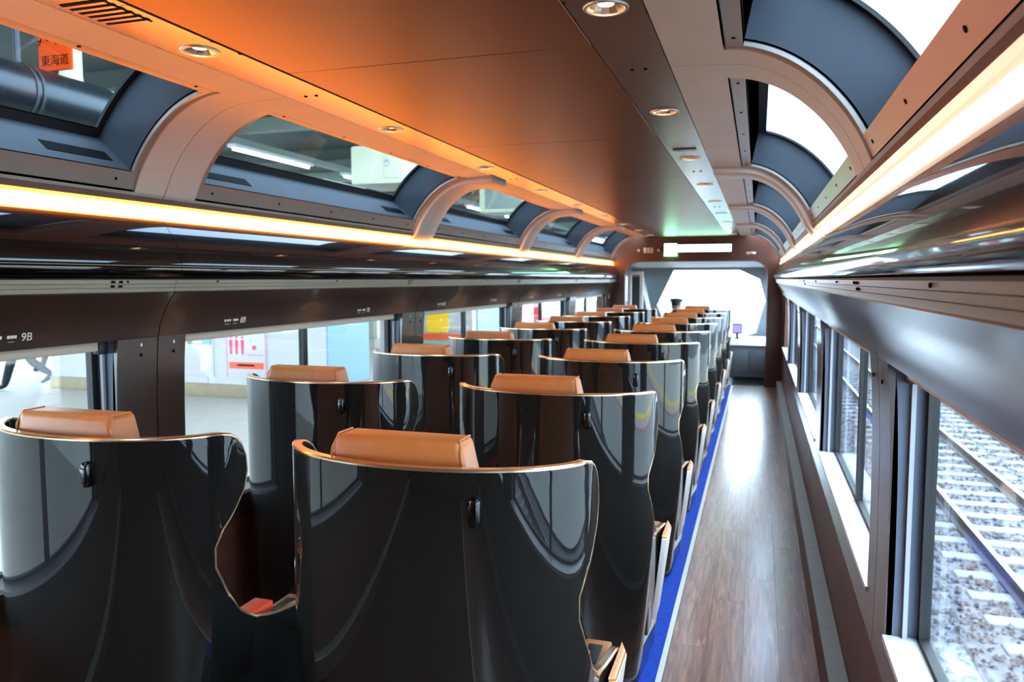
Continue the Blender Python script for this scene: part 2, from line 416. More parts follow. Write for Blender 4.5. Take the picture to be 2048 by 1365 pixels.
def vent(x, y, ny, nm, L, W, label):      # slats across
    t = empty('air_vent', (x, y, 2.376)); tag(t, label, 'air vent')
    B(-W/2, W/2, -L/2, L/2, -.0008, .0006).build('backing', M_black, t)
    for i in range(ny):
        yy = -L/2+L*(i+.5)/ny
        B(-W/2, W/2, yy-L/ny*.22, yy+L/ny*.22, -.0035, -.0008).build('slat', M_band, t)
vent(-1.60, 1.63, 6, 0, .17, .13, 'slatted air vent in the warm-lit ceiling band over the left skylights')
vent(-.385, 4.20, 6, 0, .06, .12, 'small dark slotted grille in the ceiling band over the aisle')

# ------------------------------------------------------------------ side walls
for side, sn in SIDES:
    def bx(x0, x1, a, b, z0, z1, mb):
        x0, x1 = sorted((mx(side, x0), mx(side, x1))); mb.box(x0, x1, a, b, z0, z1)
    mb = MB()
    bx(.372, .43, Y0, Y1, 1.50, 2.02, mb); bx(.30, .372, Y0, Y1, 1.998, 2.02, mb); bx(.40, .50, Y0, Y1, -.06, .655, mb)
    for y in BAYS:
        if y > Y0+.2: bx(.392, .485, y-.14, y+.14, .655, 1.50, mb)
    bx(.392, .485, 12.25, Y1, .655, 1.50, mb)
    wall = tag(mb.build('wall_'+sn, M_wall_dark), 'dark brown satin %s wall of the car with large windows' % sn, 'wall', kind='structure')
    for bi, y in enumerate(BAYS):
        a, b = bay_range(y)
        if b-a < .2: continue
        last = b-a < .5
        o0, o1 = y+.165, min(y+2.30, b-.18)
        if side < 0: o0, o1 = y+.16, min(y+2.29, b-.18)
        has = o1-o0 > .4 and not (side < 0 and bi == 0)
        st, sb, se = WALLP.s_z(1.466), WALLP.s_z(.68), WALLP.L[-1]
        mb = MB(); a += .003; b -= .003
        cbox(mb, WALLP, side, 0, st, a, b, 0, .02, 12); cbox(mb, WALLP, side, sb, se, a, b, 0, .02, 2)
        if has:
            if o0 > a: cbox(mb, WALLP, side, st, sb, a, o0, 0, .02, 8)
            cbox(mb, WALLP, side, st, sb, o1, b, 0, .02, 8)
        else: cbox(mb, WALLP, side, st, sb, a, b, 0, .02, 8)
        mb.build('wall_panel', M_wall, wall, smooth=True)
        if not has: continue
        for yy, z in ((y+.09, 1.44), (y-.09, 1.44), (y+.09, 1.40), (y-.09, 1.40)):
            if Y0+.1 < yy < Y1-.1:
                x = mx(side, .3525); B(x-.002, x+.002, yy-.004, yy+.004, z-.006, z+.006).build('screw', M_alu if z > 1.42 else M_black, wall)
        oa = max(o0, a)
        wr = window_root('large side window with pale sill in the %s wall, %s behind the bulkhead arch' % (sn, NTH[len(BAYS)-2-bi])); wr['group'] = 'side windows in the %s wall' % sn
        mb = MB(); bx(.372, .475, oa-.012, oa, .665, 1.478, mb); bx(.372, .475, o1, o1+.012, .665, 1.478, mb); bx(.372, .475, oa, o1, 1.467, 1.478, mb)
        mb.build('jamb', M_jamb, wr)
        mb = MB(); bx(.362, .475, oa, o1, .667, .684, mb); mb.build('sill', M_sill, wr)
        mb = MB(); w_ = .028
        bx(.452, .480, oa, oa+w_, .679, 1.467, mb); bx(.452, .480, o1-w_, o1, .679, 1.467, mb); bx(.452, .480, oa, o1, .679, .679+.018, mb); bx(.452, .480, oa, o1, 1.467-.03, 1.467, mb)
        mb.build('gasket', M_gasket, wr)
        ym = o0+1.075
        if ym < o1-.3 and ym > oa+.3:
            mb = MB(); bx(.450, .480, ym-.022, ym+.022, .69, 1.45, mb); mb.build('mullion', M_gasket, wr)
            spans = ((oa+w_, ym-.022), (ym+.022, o1-w_))
        else: spans = ((oa+w_, o1-w_),)
        for pa, pb in spans:
            mb = MB(); bx(.464, .470, pa, pb, .69, 1.445, mb); mb.build('glass_pane', M_glass, wr)
        for yy in (oa+.004, o1-.016):
            mb = MB(); bx(.412, .424, yy, yy+.012, .68, 1.42, mb); mb.build('blind_guide', mat('guide_grey', (150, 152, 156), .5), wr)
        mb = MB(); bx(.392, .425, oa+.012, o1-.05, 1.428, 1.464, mb); mb.build('blind_rail', M_blind, wr, bevel=.006)
        mb = MB(); bx(.392, .425, o1-.048, o1-.004, 1.415, 1.466, mb); mb.build('blind_end_cap', M_gasket, wr, bevel=.004)
    # low ledge and kick panel
    mb = MB(); bx(.383, .402, Y0, Y1, .0, .565, mb)
    base = tag(mb.build('baseboard_'+sn, M_wall_dark), 'dark brown lower wall panel above a low ledge, %s wall' % sn, 'baseboard', kind='structure')
    mb = MB(); lp = [(.289,0),(.303,.088),(.383,.088),(.383,0)]; lp = [(mx(side,x), z) for x, z in lp]
    mb.prism(lp, Y0, Y1).build('kick_panel', M_wall_dark, base)
    y = Y0
    while y < Y1-.05:
        yb = min(y+.56, Y1); mb = MB(); bx(.306, .382, y+.001, yb-.0015, .088, .100, mb); mb.build('ledge_cover', M_ledge, base, bevel=.002, seg=1); y += .56

# warm light strips and glossy overhead racks, one unit per bay
for side, sn in SIDES:
    for bi, y in enumerate(BAYS):
        a, b = bay_range(y)
        if b-a < .1: continue
        nth = NTH[len(BAYS)-1-bi]
        a += .0015; b -= .0015
        t = empty('light_strip', (0, a, 0)); tag(t, 'glowing warm light strip along the %s cove, %s length behind the bulkhead arch' % (sn, nth), 'light strip', 'light strips of the %s side' % sn)
        L = b-a
        def pr(loop, name, m, par, y0=0, y1=None, **k): return MB().prism([(mx(side,x), z) for x, z in loop], y0, L if y1 is None else y1).build(name, m, par, **k)
        pr([(.331,1.990),(.311,1.937),(.316,1.935),(.337,1.988)], 'diffuser', M_led_l if side < 0 else M_led_r, t)
        pr([(.345,1.992),(.338,1.989),(.317,1.934),(.345,1.934)], 'channel', M_alu, t)
        k_ = empty('luggage_rack', (0, a, 0)); tag(k_, 'glossy black overhead rack with metal fascia on %s wall, %s behind the bulkhead arch' % (sn, nth), 'luggage rack', 'overhead racks of the %s side' % sn)
        body = [(.345,1.932),(.311,1.932),(.297,1.920),(.281,1.900),(.262,1.872),(.246,1.842),(.233,1.810),(.224,1.778),(.220,1.750),(.222,1.728),(.230,1.712),(.245,1.704),(.370,1.704),(.370,1.932)]
        pr(body, 'body', M_rack, k_, smooth=True)
        pr([(.238,1.7035),(.236,1.6985),(.37,1.6985),(.37,1.7035)], 'lower_lip', M_gasket, k_)
        for i, (x, z0, z1) in enumerate(((.250,1.6835,1.698),(.254,1.668,1.682),(.258,1.652,1.6665))):
            pr([(x,z1),(x+.0035,z0),(.37,z0),(.37,z1)], 'fascia_rail', M_metal, k_)
        pr([(.262,1.648),(.264,1.6505),(.37,1.6515),(.37,1.648)], 'fascia_seal', M_gasket, k_)
        for yy in ((.25, L*.5, L-.25) if L > 1 else ()):
            x = mx(side, .2495); MB().tube([(x-.002, yy, 1.691), (x+.002, yy, 1.691)], .0042, 10).build('screw', M_black, k_)
        for yy in (-.018, .018):
            for z in (1.674, 1.690):
                x = mx(side, .2505 if z > 1.68 else .2545)
                if L > 1: B(x-.002, x+.002, L-.30+yy-.008, L-.30+yy+.008, z-.004, z+.004).build('slot', M_black, k_)

# seat number marks over the left windows
for i, n in enumerate(range(9, 2, -1)):
    yy = 1.91+1.2*i if i < 1 else 3.05+1.235*(i-1)
    pos = WALLP.at(WALLP.s_z(1.508), -.0016); x = mx(-1, pos.x)
    t = empty('seat_number', (x, yy, 1.508)); tag(t, 'small white seat number mark reading %dB on brown panel above left window' % n, 'seat number')
    Rm = Matrix.Rotation(math.radians(14), 4, 'Y') @ Matrix(((0,0,1,0),(1,0,0,0),(0,1,0,0),(0,0,0,1)))   # text x -> +Y, text up -> Z, facing +X
    W_ = mat('mark_white', (235, 225, 212), .5)
    text_mesh('lettering', '%dB' % n, .040, W_, t, Rm @ Matrix.Translation((.055,0,0)))
    for dx in (-.012, .0, .012): text_mesh('small_mark', '\u25a0', .014, W_, t, Rm @ Matrix.Translation((dx,.003,0)))
    text_mesh('small_mark', '\u2014', .022, W_, t, Rm @ Matrix.Translation((.0,-.012,0)))
    for dx in (-.075, -.058, -.041): text_mesh('small_mark', '\u25a0', .014, W_, t, Rm @ Matrix.Translation((dx,.003,0)))
    text_mesh('small_mark', '\u2014', .03, W_, t, Rm @ Matrix.Translation((-.058,-.012,0)))

# ------------------------------------------------------------------ rear wall and front bulkhead
tag(B(-2.47, .49, Y0-.06, Y0, -.06, 2.45).build('wall_rear', M_bulk), 'dark brown wall closing the rear of the car', 'wall', kind='structure')
inn = [(-2.10,0)]+[(-2.10,1.7)]+arc(-1.87,1.755,.23,180,90,8)+arc(-.10,1.755,.23,90,0,8)+[(.13,1.7),(.13,0)]
out = [(-2.42,0)]+[(-2.42,1.7)]+arc(-2.32,2.38,.07,180,90,8)+arc(.34,2.38,.07,90,0,8)+[(.44,1.7),(.44,0)]
bulk = tag(MB().ribbon(inn, out, Y1, Y1+.14).build('wall_front', M_bulk), 'dark reddish brown bulkhead arch in front of the driver cab', 'wall', kind='structure')
off = lambda pts, e: [(x+(e if x > CX else -e), z+(e if z > 1.7 else 0)) for x, z in pts]
MB().ribbon(inn, off(inn, .02), Y1-.012, Y1).build('arch_trim', M_wall_dark, bulk, smooth=True)
sg = empty('exit_sign', (-.94, Y1-.03, 2.20)); tag(sg, 'glowing green exit sign beside a long bright display over the bulkhead arch', 'exit sign')
B(-.53, .53, -.03, .03, -.075, .075).build('housing', M_gasket, sg, bevel=.008)
B(-.52, -.32, -.034, -.030, -.125, .07).build('exit_panel', emission('exit_green', (.25, 1.0, .55), 12), sg)
B(-.30, .52, -.034, -.030, -.06, .05).build('display_panel', emission('display_green', (.40, 1.0, .75), 9), sg)
B(-.52, -.32, -.036, -.028, -.132, -.125).build('exit_frame', M_gasket, sg)
cl = empty('speaker_panel', (-1.72, Y1, 2.17)); tag(cl, 'small pale speaker grille cluster on the bulkhead left of the sign', 'speaker')
for i in range(3): B(-.08+.055*i, -.035+.055*i, -.014, 0, -.045, .045).build('grille', M_blind, cl, bevel=.004)
for dx in (-.16, .16): MB().tube([(dx, -.012, 0), (dx, 0, 0)], .022, 12).build('knob', M_blind, cl)
s2 = empty('wall_plate', (-.12, Y1, 2.11)); tag(s2, 'small pinkish plate on the bulkhead right of the sign', 'plate')
B(-.07, .07, -.01, 0, -.018, .018).build('plate', M_silver, s2, bevel=.004); B(-.03, .03, -.013, -.01, -.006, .006).build('slot', M_black, s2)

# ------------------------------------------------------------------ seats
YEND = [(.03,.58),(.25,.60),(.47,.60),(.570,.61),(.592,.595),(.602,.56),(.610,.50),(.625,.41),(.65,.325),(.70,.255),(.78,.200),(.86,.170),(.92,.170),(.97,.194),(1.02,.245),(1.07,.285),(1.12,.300),(1.17,.296),(1.205,.280),(1.228,.258),(1.242,.232),(1.25,.195)]
def yend(z):
    for (a, b), (c, e) in zip(YEND, YEND[1:]):
        if a <= z <= c: return b+(e-b)*(z-a)/(c-a)
    return YEND[-1][1]
def seat_plan(z):
    hw = 1.0 if z > .75 else 1.0-.125*((.75-z)/.72)**1.3
    A, Bq, te = .424, .250, math.radians(80); ym = yend(z); full = []
    for i in range(41): t = te*i/40; full.append((A*math.sin(t), Bq*(1-math.cos(t))))
    xe, ye = full[-1]
    for i in range(1, 21): full.append((xe+.42*i/20*.05, ye+.42*i/20))
    cut = []                               # follow the curve forward until the wing ends at this height
    for p, q in zip(full, full[1:]):
        cut.append(p)
        if q[1] >= ym: t = (ym-p[1])/(q[1]-p[1]); cut.append((p[0]+(q[0]-p[0])*t, ym)); break
    Ls = [0]
    for p, q in zip(cut, cut[1:]): Ls.append(Ls[-1]+math.hypot(q[0]-p[0], q[1]-p[1]))
    half = []; N = 26; k = 0
    for i in range(N+1):
        q = Ls[-1]*i/N
        while k < len(Ls)-2 and Ls[k+1] < q: k += 1
        t = (q-Ls[k])/(Ls[k+1]-Ls[k]); half.append((cut[k][0]+(cut[k+1][0]-cut[k][0])*t, cut[k][1]+(cut[k+1][1]-cut[k][1])*t))
    half = [(x*hw, y) for x, y in half]
    return [(-x, y) for x, y in half[:0:-1]]+half
ZR = sorted(set([a for a, _ in YEND]+[.10,.17,.33,.42,.55,.618,.637,.675,.74,.82,.89,.945,.995,1.045,1.145,1.19,1.217]))
def make_seat():
    root = empty('seat')
    outer = [[Vector((x, y, z)) for x, y in seat_plan(z)] for z in ZR]
    T = .026; inner = []
    for rw in outer:
        q = []
        for i, p in enumerate(rw):
            t = (rw[min(i+1, len(rw)-1)]-rw[max(i-1, 0)]).normalized(); n = Vector((-t.y, t.x, 0))
            q.append(p+n*T)
        inner.append(q)
    C = len(outer[0]); R = len(outer)
    mb = MB(); a = mb.grid(outer); b = mb.grid(inner)
    for j in range(C-1):
        mb.face((a+j, b+j, b+j+1, a+j+1)); k = (R-1)*C; mb.face((a+k+j, a+k+j+1, b+k+j+1, b+k+j))
    for i in range(R-1):
        mb.face((a+i*C, a+(i+1)*C, b+(i+1)*C, b+i*C)); e = C-1; mb.face((a+i*C+e, b+i*C+e, b+(i+1)*C+e, a+(i+1)*C+e))
    mb.build('shell', M_shell, root, smooth=True)
    # metal rim along the edge of the shell
    path = [(outer[i][0], inner[i][0]) for i in range(R)]+[(outer[R-1][j], inner[R-1][j]) for j in range(1, C-1)]+[(outer[i][C-1], inner[i][C-1]) for i in range(R-1, -1, -1)]
    rows = []
    mid = [(p+q)/2 for p, q in path]
    for i, (p, q) in enumerate(path):
        t = (mid[min(i+1, len(mid)-1)]-mid[max(i-1, 0)]).normalized()
        ac = (q-p).normalized(); o_ = ac.cross(t).normalized(); wd = (q-p).length/2+.0008; m = mid[i]
        # o_ must point away from the shell surface
        ref = Vector((0, 0, 1)) if R <= i < R+C-2 else (Vector((0, .5, .85)) if mid[i].z < .75 else Vector((0, 1, 0)))
        if i in (R-1, R+C-2): ref = Vector((0, .7, .7))
        if o_.dot(ref) < 0: o_ = -o_
        ring = [(-wd,-.002),(-wd,.002),(-wd*.72,.0055),(wd*.72,.0055),(wd,.002),(wd,-.002)]
        rows.append([m+ac*x_+o_*y_ for x_, y_ in ring])
    MB().loft(rows).build('rim', M_rim, root, smooth=True)
    # headrest: wedge cushion with gussets
    def cushion(x, y0, y1, z0, z1, tx, ty, name, m, bev=.02, par=root, cx=0):
        return MB().hexa([(cx-x,y0,z0),(cx+x,y0,z0),(cx+x,y1,z0),(cx-x,y1,z0),(cx-tx,y0+ty,z1),(cx+tx,y0+ty,z1),(cx+tx,y1-ty,z1),(cx-tx,y1-ty,z1)]).build(name, m, par, bevel=bev, seg=3)
    hr = cushion(.225, .072, .20, 1.06, 1.305, .170, .012, 'headrest', M_leather, .018, cx=-.05)
    for sx in (-1, 1):                    # piping along the gusset seams
        MB().tube([(-.05+sx*.196, .078, 1.12), (-.05+sx*.176, .083, 1.27), (-.05+sx*.166, .10, 1.304), (-.05+sx*.166, .17, 1.304)], .0035, 6).build('piping', M_leather, hr)
    cushion(.315, .10, .24, .42, 1.10, .29, .02, 'backrest', M_leather, .03)
    cushion(.30, .16, .70, .30, .45, .29, .02, 'seat_cushion', M_leather, .03)
    MB().loft([[(x*k, .10+(y-.10)*k, z) for x, y in ((-.30,.12),(-.22,.06),(.22,.06),(.30,.12),(.30,.62),(-.30,.62))] for k, z in ((1,.003),(1,.05),(.97,.06),(.97,.30))]).build('base', M_black, root)
    for sx in (-1, 1):
        def ab(x0, x1, *r): x0, x1 = sorted((sx*x0, sx*x1)); return B(x0, x1, *r)
        arm = ab(.322, .395, .28, .68, .20, .566).build('armrest', M_shell, root, bevel=.010)
        ab(.316, .398, .30, .66, .566, .582).build('tray', M_copper, arm, bevel=.006)
        ab(.335, .378, .50, .62, .582, .586).build('recess', M_gasket, arm, bevel=.002)
        ab(.29, .362, .18, .50, .584, .628).build('arm_pad', M_red, arm, bevel=.006)
        if sx > 0: MB().hexa([(.388,.44,.20),(.404,.46,.20),(.404,.62,.20),(.388,.64,.20),(.432,.40,.588),(.454,.42,.58),(.454,.60,.58),(.432,.64,.588)]).build('side_panel', M_silver, arm, bevel=.006)
        if sx > 0: MB().hexa([(.432,.405,.588),(.453,.425,.581),(.453,.595,.581),(.432,.635,.588),(.432,.405,.600),(.449,.425,.592),(.449,.595,.592),(.432,.635,.600)]).build('side_cap', M_copper, arm, bevel=.003)
    # coat hook
    hk = B(-.014, .014, -.016, .006, -.036, .036).build('coat_hook', M_plastic, root, bevel=.010, seg=3)
    xh = .185; hk.location = (xh, .250*(1-math.sqrt(1-(xh/.424)**2))-.002, 1.155)
    B(-.010, .010, -.020, -.013, -.024, .020).build('hook_flap', M_plastic, hk, bevel=.003)
    return root
proto = make_seat()
ROWY = [1.64+1.25*k for k in range(9)]
first = True
ORD = ['ninth', 'eighth', 'seventh', 'sixth', 'fifth', 'fourth', 'third', 'second', 'first']
for ci, xc in enumerate((-.802, -1.885)):
    for k, yy in enumerate(ROWY):
        s = proto if first else copy_tree(proto); first = False
        s.location = (xc, yy+(.02 if ci else 0), 0.002)
        if ci == 1:
            for ch in s.children:
                for g_ in list(ch.children):
                    if g_.name.startswith(('side_panel', 'side_cap')): bpy.data.objects.remove(g_)
        if ci == 1 and k == 0:
            for ch in s.children:
                if ch.name.startswith('coat_hook'): ch.location.x = .115; ch.location.y = .008
        place = 'beside the aisle' if ci == 0 else 'by the left windows'
        tag(s, 'glossy black shell seat %s, %s row behind the bulkhead arch' % (place, ORD[k]), 'seat', 'rows of shell seats')

# ------------------------------------------------------------------ driver's cab beyond the arch
CY = 15.2
tag(B(-2.42, .44, Y1+.14, CY+.4, -.08, -.01).build('floor', M_cabdark), 'dark floor of the driver cab beyond the bulkhead arch', 'floor', kind='structure')
tag(MB().hexa([(-2.42,Y1+.14,2.02),(.44,Y1+.14,2.02),(.44,CY,1.92),(-2.42,CY,1.92),(-2.42,Y1+.14,2.10),(.44,Y1+.14,2.10),(.44,CY,2.0),(-2.42,CY,2.0)]).build('ceiling', M_white), 'white sloping ceiling of the driver cab', 'ceiling', kind='structure')
for side, sn in SIDES:
    x0, x1 = sorted((mx(side, .36), mx(side, .44)))
    c_ = tag(MB().box(x0, x1, Y1+.14, CY, -.01, .75).box(x0, x1, Y1+.14, CY, 1.75, 2.02).box(x0, x1, Y1+.14, Y1+.6, .75, 1.75).box(x0, x1, CY-.12, CY, .75, 1.75).build('wall_cab_'+sn, M_cab), 'grey %s side wall of the driver cab' % sn, 'wall', kind='structure')
    B((x0+x1)/2-.004, (x0+x1)/2+.004, Y1+.6, CY-.12, .75, 1.75).build('glass_pane', M_glass, c_)
oct_ = [(-1.87,1.20),(-1.60,.62),(-.25,.62),(-.02,.70),(.13,1.30),(.02,1.70),(-.34,1.87),(-1.56,1.87)]
wout = [(-2.45,1.2),(-2.45,-.05),(-.25,-.05),(.46,-.05),(.46,1.3),(.46,2.06),(-.34,2.06),(-2.45,2.06)]
ws = window_root('wide front windscreen of the driver cab, blown out by daylight')
MB().ribbon(oct_, wout, CY, CY+.08, closed=True).build('window_frame', M_cab, ws)
MB().prism(oct_, CY+.03, CY+.04).build('glass_pane', M_glass, ws)
ds = empty('driver_desk', (-.14, 14.25, -.008)); tag(ds, 'grey driver desk cabinet with bright top at the end of the aisle', 'desk')
B(-.30, .30, -.22, .35, 0, .56).build('cabinet', M_cab, ds, bevel=.015)
MB().hexa([(-.33,-.26,.56),(.33,-.26,.56),(.33,.38,.56),(-.33,.38,.56),(-.30,-.22,.60),(.30,-.22,.60),(.30,.38,.68),(-.30,.38,.68)]).build('top', M_white, ds, bevel=.008)
B(-.25, .0, -.232, -.22, .10, .46).build('door', M_cab, ds, bevel=.004); B(.02, .25, -.232, -.22, .10, .46).build('door', M_cab, ds, bevel=.004)
mo = empty('monitor', (-.34, 14.40, .69)); tag(mo, 'small monitor with purple screen on the driver desk', 'monitor')
B(-.08, .08, 0, .03, .04, .22).build('casing', M_gasket, mo, bevel=.005); B(-.065, .065, -.003, 0, .06, .20).build('screen', emission('screen_violet', (.35, .28, 1), 1.2), mo); B(-.05, .05, -.02, .05, -.04, -.03).build('foot', M_gasket, mo); B(-.02, .02, 0, .03, -.03, .04).build('stand', M_gasket, mo)
cb = empty('control_cabinet', (-2.02, 13.95, -.008)); tag(cb, 'tall dark control cabinet on the left of the driver cab', 'cabinet')
B(-.2, .22, -.2, .5, 0, 1.05).build('cabinet', M_cabdark, cb, bevel=.015)
MB().hexa([(-.2,-.15,1.05),(.16,-.15,1.05),(.16,.5,1.05),(-.2,.5,1.05),(-.2,-.05,1.75),(.02,-.05,1.75),(.02,.4,1.75),(-.2,.4,1.75)]).build('instrument_column', M_cabdark, cb, bevel=.02)
for i in range(3): B(-.15+.09*i, -.09+.09*i, -.215, -.2, .78, .86).build('gauge', M_alu, cb, bevel=.003)
hd = empty('cab_door_frame', (-2.0, 13.25, -.008)); tag(hd, 'white metal door frame of the driver cab behind the left arch post', 'door frame')
for dx in (-.09, .11): B(dx-.028, dx+.028, -.03, .03, 0, 1.78).build('post', M_white, hd, bevel=.008)
B(-.118, .138, -.03, .03, 1.78, 1.84).build('lintel', M_white, hd, bevel=.008); B(-.06, .08, -.01, .01, .95, 1.02).build('latch', M_alu, hd, bevel=.004)
fd = empty('driver_console', (-1.15, 15.09, -.008)); tag(fd, 'low dark driving console under the windscreen', 'console')
B(-.62, .62, -.12, .1, 0, .55).build('cabinet', M_cabdark, fd, bevel=.02)
MB().hexa([(-.62,-.16,.55),(.62,-.16,.55),(.62,.2,.55),(-.62,.2,.55),(-.62,-.12,.58),(.62,-.12,.58),(.62,.2,.66),(-.62,.2,.66)]).build('instrument_panel', M_cabdark, fd, bevel=.01)

# ------------------------------------------------------------------ people
def person(name, J, rads, mats_z, loc, rz, label, cap=False):
    """J joints in metres, feet at z = 0, facing +Y; the surface is grown around connected joints."""
    root = empty(name, loc, rz); tag(root, label, 'person')
    keys = list(J); idx = {k: i for i, k in enumerate(keys)}
    edges = [('pelvis','waist'),('waist','chest'),('chest','neck'),('neck','head'),('head','crown')]
    for s in 'LR':
        edges += [('pelvis','hip'+s),('hip'+s,'knee'+s),('knee'+s,'ankle'+s),('ankle'+s,'ball'+s),('ball'+s,'toe'+s),('chest','sh'+s),('sh'+s,'el'+s),('el'+s,'wr'+s),('wr'+s,'palm'+s)]
        for f in range(5): edges += [('palm'+s,'k%d%s' % (f, s)), ('k%d%s' % (f, s), 't%d%s' % (f, s))]
    me = bpy.data.meshes.new('body'); me.from_pydata([J[k] for k in keys], [(idx[a], idx[b]) for a, b in edges], [])
    o = bpy.data.objects.new('body', me); COL.objects.link(o)
    m = o.modifiers.new('skin', 'SKIN'); m.use_smooth_shade = True
    sv = me.skin_vertices[0].data
    for k in keys: rr = rads.get(k, rads.get(k.rstrip('LR'), .008)); sv[idx[k]].radius = rr if isinstance(rr, tuple) else (rr, rr); sv[idx[k]].use_root = (k == 'pelvis')
    ss = o.modifiers.new('sub', 'SUBSURF'); ss.levels = 2; ss.render_levels = 2
    dg = bpy.context.evaluated_depsgraph_get(); nm = bpy.data.meshes.new_from_object(o.evaluated_get(dg)); bpy.data.objects.remove(o)
    nm.materials.clear()
    ms = [M_skin, mats_z['top'], mats_z['legs'], M_shoe]
    for q in ms: nm.materials.append(q)
    wr = [Vector(J['wrL']), Vector(J['wrR'])]; an = [Vector(J['ankleL']), Vector(J['ankleR'])]; nk = Vector(J['neck']); pv = Vector(J['pelvis'])
    hands = [Vector(J['palmL']), Vector(J['palmR'])]
    for p in nm.polygons:
        c = p.center; p.use_smooth = True; i = 1
        if c.z > nk.z+.015: i = 0
        elif min((c-h).length for h in hands) < .085: i = 0
        else:
            legs = [Vector(J[k+s]) for s in 'LR' for k in ('hip','knee','ankle')]
            def dseg(a, b): ab = b-a; t = max(0, min(1, (c-a).dot(ab)/ab.length_squared)); return (c-a-ab*t).length
            dl = min(dseg(Vector(J['hip'+s]), Vector(J['knee'+s])) for s in 'LR'); dl = min(dl, min(dseg(Vector(J['knee'+s]), Vector(J['ankle'+s])) for s in 'LR'))
            df = min(dseg(Vector(J['ankle'+s]), Vector(J['toe'+s])) for s in 'LR')
            da = min(min(dseg(Vector(J['sh'+s]), Vector(J['el'+s])), dseg(Vector(J['el'+s]), Vector(J['wr'+s]))) for s in 'LR')
            dt = dseg(pv+Vector((0,0,.03)), Vector(J['chest']))
            if df < .09 and c.z < Vector(J['ankleL']).z+.04 and df < dl+.02 or any((c-Vector(J['toe'+s])).length < .09 for s in 'LR'): i = 3
            elif dl < .1 and dl < da and dl < dt-.02: i = 2
        p.material_index = i
    b = bpy.data.objects.new('body', nm); COL.objects.link(b); b.parent = root
    # face and hair
    h = Vector(J['head']); 
    def ball(nm_, m_, c, sx, sy, sz, cut=None, k=14):
        mb = MB(); rows = []
        for i in range(9):
            a = -math.pi/2+math.pi*i/8 if cut is None else cut+(math.pi/2-cut)*i/8
            rows.append([(c[0]+sx*max(.02, math.cos(a))*math.cos(2*math.pi*j/k), c[1]+sy*max(.02, math.cos(a))*math.sin(2*math.pi*j/k), c[2]+sz*math.sin(a)) for j in range(k)])
        mb.loft(rows); return mb.build(nm_, m_, root, smooth=True)
    for sx in (-1, 1):
        ball('eye', M_shoe, (h.x+sx*.032, h.y+.088, h.z+.012), .010, .006, .006); ball('ear', M_skin, (h.x+sx*.078, h.y, h.z), .010, .022, .032)
    ball('nose', M_skin, (h.x, h.y+.098, h.z-.015), .012, .018, .02); ball('mouth', mat('lips', (150, 84, 76), .5), (h.x, h.y+.088, h.z-.052), .022, .008, .006)
    ball('hair', M_hair, (h.x, h.y-.012, h.z+.02), .086, .100, .104, cut=.02)
    if cap:
        cp_ = MB(); z0 = h.z+.055
        rows = []
        for rr, dz in ((.092,0),(.095,.030),(.128,.058),(.124,.078),(.09,.092),(.03,.098)): rows.append([(h.x+rr*.98*math.cos(2*math.pi*j/20), h.y+rr*1.08*math.sin(2*math.pi*j/20), z0+dz) for j in range(20)])
        c_ = cp_.loft(rows).build('cap', mat('cap_grey', (70, 74, 84), .7), root, smooth=True)
        MB().loft([[(h.x+.09*math.cos(a)*k, h.y+(.098+(.06 if k > .99 else -.01))*math.sin(a), z0+.004-dz) for a in [math.pi*(.12+.76*i/8) for i in range(9)]]+[(h.x+.09*math.cos(a)*k*.9, h.y+.085*math.sin(a), z0+.006-dz) for a in [math.pi*(.88-.76*i/8) for i in range(9)]] for k, dz in ((1.0, 0), (1.0, .008))]).build('visor', M_shoe, c_, smooth=True)
        MB().lathe([(.0965,.0),(.0985,.0),(.0985,.022),(.0965,.022)], (h.x, h.y, z0), 20).build('cap_band', M_shoe, c_, smooth=True)
    return root
def hand_joints(J, s, sx, d):
    p = Vector(J['palm'+s]); d = Vector(d).normalized(); side = Vector((sx, 0, 0)); f = d.cross(side).normalized()
    for i in range(5):
        if i == 0: k = p+f*.03+d*.012; t = k+f*.012+d*.035
        else: k = p+d*.035+f*(.026-.017*(i-1)); L = (0,.042,.048,.044,.034)[i]; t = k+d*L-side*.012
        J['k%d%s' % (i, s)] = tuple(k); J['t%d%s' % (i, s)] = tuple(t)
RADS = {'pelvis': (.18,.13), 'waist': (.17,.125), 'chest': (.21,.14), 'neck': .062, 'head': (.085,.102), 'crown': (.07,.085), 'hip': .115, 'knee': .085, 'ankle': .066, 'ball': .040, 'toe': .030,
        'sh': .075, 'el': .058, 'wr': .038, 'palm': (.034,.018), 'k0': .009, 'k1': .009, 'k2': .009, 'k3': .009, 'k4': .008}
for i in range(5): RADS['t%d' % i] = .0075
for s in 'LR':
    for i in range(5): RADS['k%d%s' % (i, s)] = .009; RADS['t%d%s' % (i, s)] = .0075
